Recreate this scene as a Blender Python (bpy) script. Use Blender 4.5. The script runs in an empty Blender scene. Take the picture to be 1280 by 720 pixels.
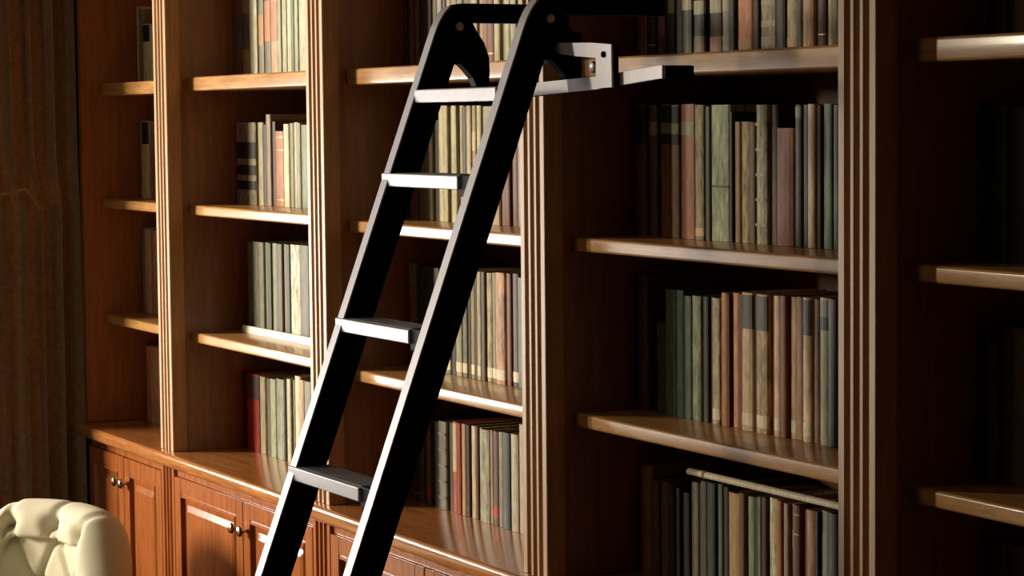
import bpy, bmesh, math, random
from mathutils import Vector, Matrix
random.seed(7)
C = bpy.context.scene.collection
pi = math.pi

# ------------------------------------------------------------------ camera
F = 3000.0
YAW, PITCH, ROLL = 1.0843, 0.0703, -0.0099
CAM = Vector((7.1016, -2.5088, 1.87))
fw = Vector((-math.sin(YAW) * math.cos(PITCH), math.cos(YAW) * math.cos(PITCH), -math.sin(PITCH)))
r0 = fw.cross(Vector((0, 0, 1))).normalized()
u0 = r0.cross(fw)
RT = r0 * math.cos(ROLL) + u0 * math.sin(ROLL)
UP = -r0 * math.sin(ROLL) + u0 * math.cos(ROLL)
cam_data = bpy.data.cameras.new('camera')
cam_data.sensor_width = 36.0
cam_data.lens = F * 36.0 / 1280.0
cam_data.clip_start = 0.05
cam = bpy.data.objects.new('camera', cam_data)
C.objects.link(cam)
M = Matrix((RT, UP, -fw)).transposed().to_4x4()
M.translation = CAM
cam.matrix_world = M
bpy.context.scene.camera = cam


def ray(x, y):
    return RT * ((x - 640) / F) + UP * ((360 - y) / F) + fw


def on_y(x, y, Y):
    """world point where the sight line through (x, y) meets the plane at depth Y"""
    d = ray(x, y)
    return CAM + d * ((Y - CAM.y) / d.y)


def on_x(x, y, X):
    d = ray(x, y)
    return CAM + d * ((X - CAM.x) / d.x)


# ------------------------------------------------------------------ materials
def s2l(c):
    c = c / 255.0
    return c / 12.92 if c <= 0.04045 else ((c + 0.055) / 1.055) ** 2.4


def lin(rgb, g=1.0):
    return tuple(min(0.9, s2l(v) * g) for v in rgb) + (1.0,)


def principled(name):
    m = bpy.data.materials.new(name)
    m.use_nodes = True
    nt = m.node_tree
    return m, nt, nt.nodes['Principled BSDF']


def wood(name, dark, light, rough=0.28, scale=(3, 3, 0.35), coat=0.35, grain=14.0, bump=0.06):
    m, nt, b = principled(name)
    N = nt.nodes
    tc = N.new('ShaderNodeTexCoord')
    mp = N.new('ShaderNodeMapping')
    mp.inputs['Scale'].default_value = scale
    nt.links.new(tc.outputs['Object'], mp.inputs['Vector'])
    n1 = N.new('ShaderNodeTexNoise')
    n1.inputs['Scale'].default_value = grain
    n1.inputs['Detail'].default_value = 6
    n1.inputs['Distortion'].default_value = 0.8
    nt.links.new(mp.outputs['Vector'], n1.inputs['Vector'])
    n2 = N.new('ShaderNodeTexNoise')
    n2.inputs['Scale'].default_value = grain * 5
    n2.inputs['Detail'].default_value = 3
    nt.links.new(mp.outputs['Vector'], n2.inputs['Vector'])
    mx = N.new('ShaderNodeMix')
    mx.data_type = 'FLOAT'
    mx.inputs[0].default_value = 0.35
    nt.links.new(n1.outputs['Fac'], mx.inputs[2])
    nt.links.new(n2.outputs['Fac'], mx.inputs[3])
    cr = N.new('ShaderNodeValToRGB')
    cr.color_ramp.elements[0].position = 0.32
    cr.color_ramp.elements[0].color = lin(dark)
    cr.color_ramp.elements[1].position = 0.68
    cr.color_ramp.elements[1].color = lin(light)
    nt.links.new(mx.outputs[0], cr.inputs['Fac'])
    nt.links.new(cr.outputs['Color'], b.inputs['Base Color'])
    bp = N.new('ShaderNodeBump')
    bp.inputs['Strength'].default_value = bump
    bp.inputs['Distance'].default_value = 0.002
    nt.links.new(n2.outputs['Fac'], bp.inputs['Height'])
    nt.links.new(bp.outputs['Normal'], b.inputs['Normal'])
    b.inputs['Roughness'].default_value = rough
    b.inputs['Coat Weight'].default_value = coat
    b.inputs['Coat Roughness'].default_value = 0.12
    return m


def plain(name, rgb, rough=0.5, metal=0.0, noise=0.0, nscale=40.0, bump=0.0, spec=0.5, coat=0.0):
    m, nt, b = principled(name)
    b.inputs['Base Color'].default_value = lin(rgb)
    b.inputs['Roughness'].default_value = rough
    b.inputs['Metallic'].default_value = metal
    b.inputs['Specular IOR Level'].default_value = spec
    b.inputs['Coat Weight'].default_value = coat
    if noise or bump:
        N = nt.nodes
        tc = N.new('ShaderNodeTexCoord')
        n1 = N.new('ShaderNodeTexNoise')
        n1.inputs['Scale'].default_value = nscale
        n1.inputs['Detail'].default_value = 5
        nt.links.new(tc.outputs['Object'], n1.inputs['Vector'])
        if noise:
            cr = N.new('ShaderNodeValToRGB')
            cr.color_ramp.elements[0].position = 0.3
            cr.color_ramp.elements[0].color = lin(rgb, 1 - noise)
            cr.color_ramp.elements[1].position = 0.7
            cr.color_ramp.elements[1].color = lin(rgb, 1 + noise)
            nt.links.new(n1.outputs['Fac'], cr.inputs['Fac'])
            nt.links.new(cr.outputs['Color'], b.inputs['Base Color'])
        if bump:
            bp = N.new('ShaderNodeBump')
            bp.inputs['Strength'].default_value = bump
            bp.inputs['Distance'].default_value = 0.002
            nt.links.new(n1.outputs['Fac'], bp.inputs['Height'])
            nt.links.new(bp.outputs['Normal'], b.inputs['Normal'])
    return m


W_UP = wood('walnut_upright', (112, 65, 29), (152, 96, 50), rough=0.4, coat=0.1, scale=(4, 4, 0.3))
W_PIL = wood('walnut_pilaster', (150, 110, 70), (190, 149, 102), rough=0.5, coat=0.04, scale=(4, 4, 0.25))
W_SH = wood('walnut_shelf', (148, 102, 54), (192, 146, 90), rough=0.34, scale=(0.35, 4, 4), coat=0.45)
W_SH.node_tree.nodes['Principled BSDF'].inputs['Specular IOR Level'].default_value = 0.2
W_CAB = wood('cherry_cabinet', (126, 68, 31), (164, 96, 48), rough=0.26, scale=(4, 4, 0.35))
W_TOP = wood('cherry_counter', (138, 82, 42), (186, 124, 70), rough=0.2, scale=(0.3, 4, 4), coat=0.6)
W_FL = wood('dark_oak_floor', (60, 34, 18), (92, 54, 28), rough=0.35, scale=(4, 0.4, 4))
BLACK = plain('black_iron', (7, 7, 8), rough=0.6, noise=0.2, spec=0.06)
STEEL = plain('brushed_steel', (204, 202, 210), rough=0.36, metal=0.25, noise=0.05, nscale=90)
RUBBER = plain('ribbed_grey_rubber', (78, 78, 80), rough=0.55, noise=0.25, nscale=120, bump=0.3)
KNOB = plain('pale_nickel', (200, 180, 150), rough=0.25, metal=1.0)
CREAM = plain('cream_linen', (196, 190, 166), rough=0.85, noise=0.06, nscale=220, bump=0.12)
CURT = plain('brown_velvet', (140, 114, 86), rough=0.95, noise=0.2, nscale=60, bump=0.15, spec=0.2)
CORD = plain('gold_brown_cord', (150, 116, 76), rough=0.8, noise=0.2)
WALL = plain('brown_plaster', (72, 54, 38), rough=0.9, noise=0.08, nscale=8)
CEIL = plain('dark_plaster', (86, 74, 60), rough=0.9, noise=0.05, nscale=8)
PAGES = plain('aged_paper', (186, 168, 132), rough=0.9, noise=0.12, nscale=150)
GILT = plain('worn_gilt', (176, 138, 72), rough=0.4, metal=0.6, noise=0.3, nscale=120)
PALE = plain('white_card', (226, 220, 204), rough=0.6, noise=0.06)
DLEG = plain('dark_turned_wood', (52, 30, 18), rough=0.35, noise=0.2)

_bm = {}


def book_mat(rgb, kind='cloth'):
    q = tuple(int(round(v / 6.0) * 6) for v in rgb)
    key = (q, kind)
    if key in _bm:
        return _bm[key]
    m, nt, b = principled('book_%s' % kind)
    N = nt.nodes
    tc = N.new('ShaderNodeTexCoord')
    oi = N.new('ShaderNodeObjectInfo')
    ad = N.new('ShaderNodeVectorMath')
    ad.operation = 'ADD'
    sc = N.new('ShaderNodeVectorMath')
    sc.operation = 'SCALE'
    sc.inputs[0].default_value = (13.7, 7.1, 29.3)
    nt.links.new(oi.outputs['Random'], sc.inputs['Scale'])
    nt.links.new(tc.outputs['Object'], ad.inputs[0])
    nt.links.new(sc.outputs['Vector'], ad.inputs[1])
    mp = N.new('ShaderNodeMapping')
    mp.inputs['Scale'].default_value = (90, 90, 22)
    nt.links.new(ad.outputs['Vector'], mp.inputs['Vector'])
    n1 = N.new('ShaderNodeTexNoise')
    n1.inputs['Scale'].default_value = 1.0
    n1.inputs['Detail'].default_value = 5
    n1.inputs['Roughness'].default_value = 0.65
    nt.links.new(mp.outputs['Vector'], n1.inputs['Vector'])
    cr = N.new('ShaderNodeValToRGB')
    amp = 0.8 if kind == 'mottled' else (0.25 if kind == 'paper' else 0.42)
    cr.color_ramp.elements[0].position = 0.3
    cr.color_ramp.elements[0].color = lin(q, 1 - amp)
    cr.color_ramp.elements[1].position = 0.7
    cr.color_ramp.elements[1].color = lin(q, 1 + amp)
    nt.links.new(n1.outputs['Fac'], cr.inputs['Fac'])
    nt.links.new(cr.outputs['Color'], b.inputs['Base Color'])
    b.inputs['Roughness'].default_value = 0.55
    b.inputs['Specular IOR Level'].default_value = 0.35
    _bm[key] = m
    return m


# ------------------------------------------------------------------ mesh helpers
def box(bm, x0, x1, y0, y1, z0, z1, bev=0.0, seg=2):
    vs = [bm.verts.new(v) for v in ((x0, y0, z0), (x1, y0, z0), (x1, y1, z0), (x0, y1, z0),
                                    (x0, y0, z1), (x1, y0, z1), (x1, y1, z1), (x0, y1, z1))]
    fs = [bm.faces.new([vs[i] for i in f]) for f in
          ((0, 3, 2, 1), (4, 5, 6, 7), (0, 1, 5, 4), (1, 2, 6, 5), (2, 3, 7, 6), (3, 0, 4, 7))]
    if bev:
        es = list({e for f in fs for e in f.edges})
        bmesh.ops.bevel(bm, geom=es, offset=bev, segments=seg, profile=0.5, affect='EDGES')
    return bm


def prism(bm, prof, axis, a0, a1):
    """closed 2-D outline swept straight along one axis ('x': prof=(y,z), 'y': (x,z), 'z': (x,y))"""
    def P(p, a):
        return {'x': (a, p[0], p[1]), 'y': (p[0], a, p[1]), 'z': (p[0], p[1], a)}[axis]
    A = [bm.verts.new(P(p, a0)) for p in prof]
    B = [bm.verts.new(P(p, a1)) for p in prof]
    n = len(prof)
    for i in range(n):
        bm.faces.new((A[i], A[(i + 1) % n], B[(i + 1) % n], B[i]))
    bm.faces.new(A[::-1])
    bm.faces.new(B)
    return bm


def lathe(bm, prof, seg=20, center=(0, 0, 0), axis='z'):
    rings = []
    for r, h in prof:
        ring = []
        for i in range(seg):
            a = 2 * pi * i / seg
            c, s = r * math.cos(a), r * math.sin(a)
            v = {'z': (c, s, h), 'y': (c, h, s), 'x': (h, c, s)}[axis]
            ring.append(bm.verts.new((v[0] + center[0], v[1] + center[1], v[2] + center[2])))
        rings.append(ring)
    for a, b in zip(rings, rings[1:]):
        for i in range(seg):
            bm.faces.new((a[i], a[(i + 1) % seg], b[(i + 1) % seg], b[i]))
    bm.faces.new(rings[0][::-1])
    bm.faces.new(rings[-1])
    return bm


def tube(bm, pts, r, seg=8):
    pts = [Vector(p) for p in pts]
    rings = []
    for i, p in enumerate(pts):
        t = (pts[min(i + 1, len(pts) - 1)] - pts[max(i - 1, 0)]).normalized()
        a = t.cross(Vector((0.31, 0.2, 0.93)))
        a.normalize()
        b = t.cross(a)
        rings.append([bm.verts.new(p + a * r * math.cos(2 * pi * k / seg) + b * r * math.sin(2 * pi * k / seg)) for k in range(seg)])
    for a, b in zip(rings, rings[1:]):
        for i in range(seg):
            bm.faces.new((a[i], a[(i + 1) % seg], b[(i + 1) % seg], b[i]))
    bm.faces.new(rings[0][::-1])
    bm.faces.new(rings[-1])
    return bm


def obj(name, bm, mat, parent=None, smooth=False, loc=None, angle=0.6):
    bmesh.ops.recalc_face_normals(bm, faces=bm.faces[:])
    me = bpy.data.meshes.new(name)
    bm.to_mesh(me)
    bm.free()
    me.materials.append(mat)
    if smooth:
        for p in me.polygons:
            p.use_smooth = True
        if angle:
            me.set_sharp_from_angle(angle=angle)
    o = bpy.data.objects.new(name, me)
    C.objects.link(o)
    if parent is not None:
        o.parent = parent
    if loc is not None:
        o.location = loc
    return o


def tag(o, label, cat, group=None):
    o['label'] = label
    o['category'] = cat
    if group:
        o['group'] = group
    return o


def thing(name, label, cat, loc=(0, 0, 0), rotz=0.0, group=None):
    o = bpy.data.objects.new(name, None)
    o.empty_display_size = 0.1
    C.objects.link(o)
    o.location = loc
    o.rotation_euler = (0, 0, rotz)
    return tag(o, label, cat, group)


def struct(name, bm, mat, **k):
    o = obj(name, bm, mat, **k)
    o['kind'] = 'structure'
    return o


NB = bmesh.new

# ------------------------------------------------------------------ layout numbers (metres)
W = 1.2                 # bay spacing
PW = 0.113              # pilaster width
YS = 0.072              # shelf front edge
YB = 0.232              # book spines
YBK = 0.46              # bookcase back
ZC = 1.87 - 1.015       # counter top
XL = -0.73              # inner face of the far left end
XR = 4.8
TOP = 2.44
X_WALL = -0.98
BAYX = {0: (XL, 0.0), 1: (PW, W), 2: (W + PW, 2 * W), 3: (2 * W + PW, 3 * W), 4: (3 * W + PW, 4 * W)}
T1, T2 = 0.0427, 0.0308
Z1, Z2, Z3 = 1.87 + 0.1334, 1.87 - 0.2602, 1.87 - 0.6518
# small level differences of the individual boards, bay by bay
ADJ = {(0, 1): 0.0, (0, 2): 0.0, (0, 3): 0.0}
# mean of what the photograph shows, as offsets in metres
for k, v in {(1, 1): 0.004, (1, 2): 0.006, (1, 3): 0.004, (2, 1): 0.002, (2, 2): -0.002, (2, 3): -0.004,
             (3, 1): -0.004, (3, 2): 0.0, (3, 3): 0.004, (0, 1): 0.0, (0, 2): 0.004, (0, 3): 0.004,
             (4, 1): 0.0, (4, 2): 0.0, (4, 3): 0.0}.items():
    ADJ[k] = v


def shelf_z(b, s):
    return {1: Z1, 2: Z2, 3: Z3}[s] + ADJ.get((b, s), 0.0) if s < 4 else ZC


# ------------------------------------------------------------------ room shell
struct('floor', box(NB(), X_WALL - 0.2, 8.6, -6.4, 0.7, -0.1, 0.0), W_FL)
struct('ceiling', box(NB(), X_WALL - 0.2, 8.6, -6.4, 0.7, 3.6, 3.7), CEIL)
struct('wall_back', box(NB(), X_WALL - 0.2, 8.6, 0.5, 0.7, 0.0, 3.6), WALL)
WY0, WY1, WZ0, WZ1 = -4.62, -0.62, 0.72, 3.35     # window opening in the left wall
bm = NB()
box(bm, X_WALL - 0.2, X_WALL, WY1, 0.5, 0.0, 3.6)
box(bm, X_WALL - 0.2, X_WALL, -6.4, WY0, 0.0, 3.6)
box(bm, X_WALL - 0.2, X_WALL, WY0, WY1, 0.0, WZ0)
box(bm, X_WALL - 0.2, X_WALL, WY0, WY1, WZ1, 3.6)
box(bm, X_WALL - 0.2, X_WALL, -4.15, -3.6, WZ0, WZ1)      # added unseen pier, keeps the window's reflection off the right bay's shelf edges
struct('wall_left', bm, WALL)
struct('wall_front', box(NB(), X_WALL - 0.2, 8.6, -6.6, -6.4, 0.0, 3.6), WALL)
struct('wall_right', box(NB(), 8.4, 8.6, -6.4, 0.5, 0.0, 3.6), WALL)
fy = 0.05
xw0, xw1 = X_WALL - 0.13, X_WALL - 0.07


def window_bm(a, b, n):
    bm = NB()
    box(bm, xw0, xw1, a, a + fy, WZ0, WZ1)
    box(bm, xw0, xw1, b - fy, b, WZ0, WZ1)
    box(bm, xw0, xw1, a, b, WZ0, WZ0 + fy)
    box(bm, xw0, xw1, a, b, WZ1 - fy, WZ1)
    for i in range(1, n):
        y = a + (b - a) * i / n
        box(bm, xw0 + 0.015, xw1 - 0.015, y - 0.014, y + 0.014, WZ0, WZ1)
    return bm


struct('window_2', window_bm(WY0, -4.15, 1), W_UP)
bm = window_bm(-3.6, WY1, 4)
struct('window_1', bm, W_UP)
bm = NB()
box(bm, X_WALL, X_WALL + 0.03, WY1, WY1 + 0.11, 0.3, WZ1 + 0.1, 0.006)
struct('trim_1', bm, W_CAB)

# ------------------------------------------------------------------ bookcases
BAYNAME = ['at the far left beside the brown curtain', 'left of the ladder with red books at the bottom',
           'directly behind the black ladder', 'right of the ladder with whitish shelf edges',
           'at the dark right edge']


def pilaster_bm(x0, x1, z0, z1):
    """flat face with three rounded flutes"""
    w = x1 - x0
    P = [(x0, 0.045), (x0, 0.002), (x0 + 0.002, 0.0)]
    e = w * 0.13
    nfl = 3
    fl = (w - 2 * e) / nfl
    for i in range(nfl):
        a = x0 + e + fl * i
        rw = fl * 0.30
        g0, g1 = a + rw * 0.5, a + fl - rw * 0.5
        P.append((a + 0.001, 0.0))
        for k in range(9):
            t = k / 8
            P.append((g0 + (g1 - g0) * t, 0.0085 * math.sin(pi * t)))
    P += [(x1 - e - 0.001, 0.0), (x1 - 0.002, 0.0), (x1, 0.002), (x1, 0.045)]
    bm = NB()
    prism(bm, P, 'z', z0, z1)
    # plinth block and head block
    return bm


def shelf_bm(x0, x1, z, t, yf=YS, yb=YBK - 0.01):
    r = min(0.006, t * 0.2)
    P = [(yb, z - t)]
    for k in range(6):
        a = -pi / 2 - (pi / 2) * k / 5
        P.append((yf + r + r * math.cos(a), z - t + r + r * math.sin(a)))
    for k in range(6):
        a = pi - (pi / 2) * k / 5
        P.append((yf + r + r * math.cos(a), z - r + r * math.sin(a)))
    P.append((yb, z))
    bm = NB()
    prism(bm, P, 'x', x0, x1)
    return bm


for b in range(5):
    x0, x1 = BAYX[b]
    bc = thing('bookcase', 'tall walnut bookcase bay ' + BAYNAME[b], 'bookcase', (x0, 0.0, ZC), 0, 'bookcase bays along the wall')
    off = Vector((-x0, 0, -ZC))

    def part(name, bm, m, smooth=False):
        bmesh.ops.translate(bm, verts=bm.verts[:], vec=off)
        return obj(name, bm, m, bc, smooth)
    part('back_panel', box(NB(), x0 - (0.03 if b == 0 else PW), x1, YBK, YBK + 0.02, ZC + 0.001, TOP), W_UP)
    # the upright left of the bay, with its fluted pilaster
    if b == 0:
        part('side_panel', box(NB(), x0 - 0.03, x0, 0.0, YBK, ZC + 0.001, TOP, 0.003), W_UP)
    else:
        part('side_panel', box(NB(), x0 - PW, x0 - 0.006, 0.045, YBK, ZC + 0.001, TOP), W_UP)
        part('pilaster', pilaster_bm(x0 - PW, x0, ZC + 0.001, TOP), W_PIL)
    if b == 4:
        part('side_panel', box(NB(), x1 + 0.006, x1 + PW - 0.006, 0.045, YBK, ZC + 0.001, TOP), W_UP)
        part('pilaster', pilaster_bm(x1, x1 + PW, ZC + 0.001, TOP), W_PIL)
    for s in (1, 2, 3):
        xa = x0 if b == 0 else x0 - 0.006
        xb = x1
        part('shelf', shelf_bm(xa, xb, shelf_z(b, s), T1 if s == 1 else T2), W_SH, True)
    part('top_board', shelf_bm(x0 - 0.006 if b else x0, x1, TOP, 0.04), W_SH, True)
    # cornice along the top of the bay
    cp = [(YBK, TOP), (-0.005, TOP), (-0.02, TOP + 0.03), (-0.05, TOP + 0.05), (-0.055, TOP + 0.09), (YBK, TOP + 0.09)]
    xa = x0 - (0.03 if b == 0 else PW)
    part('cornice', prism(NB(), cp, 'x', xa, x1 if b < 4 else x1 + PW), W_PIL)

# ------------------------------------------------------------------ counter and base cabinets
YC = -0.035
bm = NB()
P = [(YBK, ZC - 0.042), (YC + 0.012, ZC - 0.042)]
for k in range(5):
    a = -pi / 2 - (pi / 2) * k / 4
    P.append((YC + 0.012 + 0.010 * math.cos(a), ZC - 0.032 + 0.010 * math.sin(a)))
for k in range(6):
    a = pi - (pi / 2) * k / 5
    P.append((YC + 0.012 + 0.012 * math.cos(a), ZC - 0.012 + 0.012 * math.sin(a)))
P.append((YBK, ZC))
prism(bm, P, 'x', XL - 0.032, XR + PW + 0.02)
tag(obj('countertop', bm, W_TOP, None, True), 'long glossy cherry wood counter ledge running under all the bookshelves', 'countertop')

CABN = ['dim cherry base cabinet behind the cream armchair', 'orange lit cherry base cabinet with two pale knobs',
        'cherry base cabinet partly hidden behind the ladder', 'cherry base cabinet below the bay right of the ladder',
        'cherry base cabinet at the dark right end of the counter']


def door_bm(x0, x1, z0, z1, yf):
    """frame-and-panel door: four rails and stiles, sunk moulding, raised centre"""
    s = 0.052
    bm = NB()
    box(bm, x0, x0 + s, yf, yf + 0.022, z0, z1, 0.002, 1)
    box(bm, x1 - s, x1, yf, yf + 0.022, z0, z1, 0.002, 1)
    box(bm, x0 + s, x1 - s, yf, yf + 0.022, z1 - 0.048, z1, 0.002, 1)
    box(bm, x0 + s, x1 - s, yf, yf + 0.022, z0, z0 + 0.085, 0.002, 1)
    return bm


def panel_bm(x0, x1, z0, z1, yf):
    s = 0.052
    a0, a1, c0, c1 = x0 + s, x1 - s, z0 + 0.085, z1 - 0.048
    bm = NB()
    L = []
    for ins, y in ((0.0, yf + 0.004), (0.008, yf - 0.003), (0.014, yf + 0.010), (0.030, yf + 0.012), (0.048, yf + 0.004)):
        L.append([bm.verts.new(v) for v in ((a0 + ins, y, c0 + ins), (a1 - ins, y, c0 + ins), (a1 - ins, y, c1 - ins), (a0 + ins, y, c1 - ins))])
    bk = [bm.verts.new(v) for v in ((a0, yf + 0.02, c0), (a1, yf + 0.02, c0), (a1, yf + 0.02, c1), (a0, yf + 0.02, c1))]
    L.insert(0, bk)
    for A, B in zip(L, L[1:]):
        for i in range(4):
            bm.faces.new((A[i], A[(i + 1) % 4], B[(i + 1) % 4], B[i]))
    bm.faces.new(L[-1])
    bm.faces.new(L[0][::-1])
    return bm


for b in range(5):
    x0, x1 = BAYX[b]
    xa = x0 - (0.03 if b == 0 else PW)
    xb = x1 if b < 4 else x1 + PW
    cb = thing('base_cabinet', CABN[b], 'cabinet', (xa, 0.0, 0.0), 0, 'base cabinets under the counter')
    off = Vector((-xa, 0, 0))

    def part(name, bm, m, smooth=False, parent=None):
        bmesh.ops.translate(bm, verts=bm.verts[:], vec=off)
        return obj(name, bm, m, parent or cb, smooth)
    zt = ZC - 0.043
    bm = NB()
    box(bm, xa + 0.001, xb - 0.001, 0.03, YBK, 0.0, zt)
    part('body', bm, W_CAB)
    part('plinth', box(NB(), xa, xb, 0.004, 0.03, 0.0, 0.10, 0.003), W_CAB)
    if b:
        part('stile', pilaster_bm(x0 - PW, x0, 0.10, zt), W_CAB)
    if b == 4:
        part('stile', pilaster_bm(x1, x1 + PW, 0.10, zt), W_CAB)
    part('top_rail', box(NB(), x0, x1, 0.010, 0.03, zt - 0.03, zt), W_CAB)
    mid = (x0 + x1) / 2 + (0.03 if b else 0)
    for d, (da, db) in enumerate(((x0 + 0.004, mid - 0.0025), (mid + 0.0025, x1 - 0.004))):
        o = part('door', door_bm(da, db, 0.105, zt - 0.032, 0.0), W_CAB)
        part('door_panel', panel_bm(da, db, 0.105, zt - 0.032, 0.0), W_CAB, parent=o)
        kx = db - 0.03 if d == 0 else da + 0.03
        kb = lathe(NB(), [(0.006, 0.002), (0.006, -0.012), (0.0135, -0.016), (0.016, -0.022), (0.0135, -0.029), (0.006, -0.032)], 16,
                   (kx, 0.0, 0.70), 'y')
        k = part('knob', kb, KNOB, True, o)
        k['label'] = 'round pale metal knob'

# ------------------------------------------------------------------ books
ORD = ['', 'first', 'second', 'third', 'fourth', 'fifth', 'sixth', 'seventh', 'eighth', 'ninth', 'tenth', 'eleventh', 'twelfth',
       'thirteenth', 'fourteenth', 'fifteenth', 'sixteenth', 'seventeenth', 'eighteenth', 'nineteenth', 'twentieth']
ORD += ['twenty-' + o for o in ORD[1:10]] + ['thirtieth'] + ['thirty-' + o for o in ORD[1:10]]
ROW = {1: 'top row', 2: 'second row', 3: 'third row', 4: 'bottom row'}
WHERE = ['far left bay', 'left of ladder', 'behind ladder', 'right of ladder', 'dark right bay']
CN = [((200, 185, 145), 'cream'), ((175, 145, 105), 'tan'), ((150, 135, 105), 'beige'), ((120, 85, 55), 'brown'), ((85, 60, 35), 'dark brown'),
      ((150, 90, 55), 'rust'), ((190, 125, 90), 'terracotta'), ((160, 40, 30), 'red'), ((70, 22, 18), 'maroon'), ((40, 38, 32), 'black'),
      ((110, 108, 98), 'grey'), ((120, 125, 100), 'grey green'), ((60, 75, 55), 'dark green'), ((80, 70, 42), 'olive'), ((165, 170, 140), 'pale green'),
      ((50, 55, 56), 'slate'), ((45, 26, 16), 'blackish brown'), ((100, 80, 76), 'mauve')]


def cname(c):
    return min(CN, key=lambda n: sum((a - b) ** 2 for a, b in zip(n[0], c)))[1]


def arc(x0, x1, bulge, off, n=6):
    """spine curve from left to right, bulging towards the room"""
    out = []
    for k in range(n + 1):
        t = k / n
        a = pi * t
        out.append((x0 - off + (x1 - x0 + 2 * off) * (0.5 - 0.5 * math.cos(a)), -bulge * math.sin(a) - off * (1 if 0 < k < n else 0.4)))
    return out


def strip_bm(x0, x1, bulge, z0, z1, th):
    o = arc(x0, x1, bulge, th)
    i = arc(x0, x1, bulge, -0.0006)
    return prism(NB(), o + i[::-1], 'z', z0, z1)


FEAT = {'L': 'with a title label', 'B': 'with ribbed spine', 'G': 'with gilt lines', 'W': 'with white shelf label'}


def make_book(x0, x1, h, depth, yb, z, col, style, label, group, small=False, gain=1.0):
    """style: list of (f0, f1, colour) painted title patches, 'B' raised bands, 'G' gilt lines"""
    w = x1 - x0
    xm = (x0 + x1) / 2
    bk = thing('book', label, 'book', (xm, yb, z), 0, group)
    a, b = -w / 2 + 0.0004, w / 2 - 0.0004
    bul = min(0.006, w * 0.16)
    t = min(0.003, w * 0.2)
    out = arc(a, b, bul, 0.0)
    inn = arc(a + t, b - t, bul, 0.0)
    inn = [(x, y + t) for x, y in inn]
    P = [(a, depth)] + out + [(b, depth), (b - t, depth)] + inn[::-1] + [(a + t, depth)]
    col = tuple(min(245, max(6, c)) for c in col)
    mot = 'mottled' if 'M' in style else 'cloth'
    obj('cover', prism(NB(), P, 'z', 0, h), book_mat(col, mot), bk)
    obj('page_block', box(NB(), a + t + 0.0003, b - t - 0.0003, t + 0.001, depth - 0.006, 0.0035, h - 0.0045), PAGES, bk)
    for s in style:
        if isinstance(s, tuple):
            o = obj('spine_label', strip_bm(a + 0.0005, b - 0.0005, bul, h * s[0], h * s[1], 0.0006), book_mat(s[2], 'paper'), bk)
            if not small:
                o['label'] = cname(s[2]) + ' title label on the spine'
        elif s == 'B':
            for f in (0.14, 0.32, 0.5, 0.68, 0.86):
                obj('spine_band', strip_bm(a + 0.0004, b - 0.0004, bul, h * f - 0.003, h * f + 0.003, 0.0022), book_mat(col, mot), bk)
        elif s == 'G':
            for f in (0.09, 0.75, 0.92):
                obj('gilt_line', strip_bm(a + 0.0006, b - 0.0006, bul, h * f - 0.0014, h * f + 0.0014, 0.0005), GILT, bk)
    return bk


WH = (214, 204, 176)
DK = (24, 22, 18)
TP = {1: None}
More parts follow.
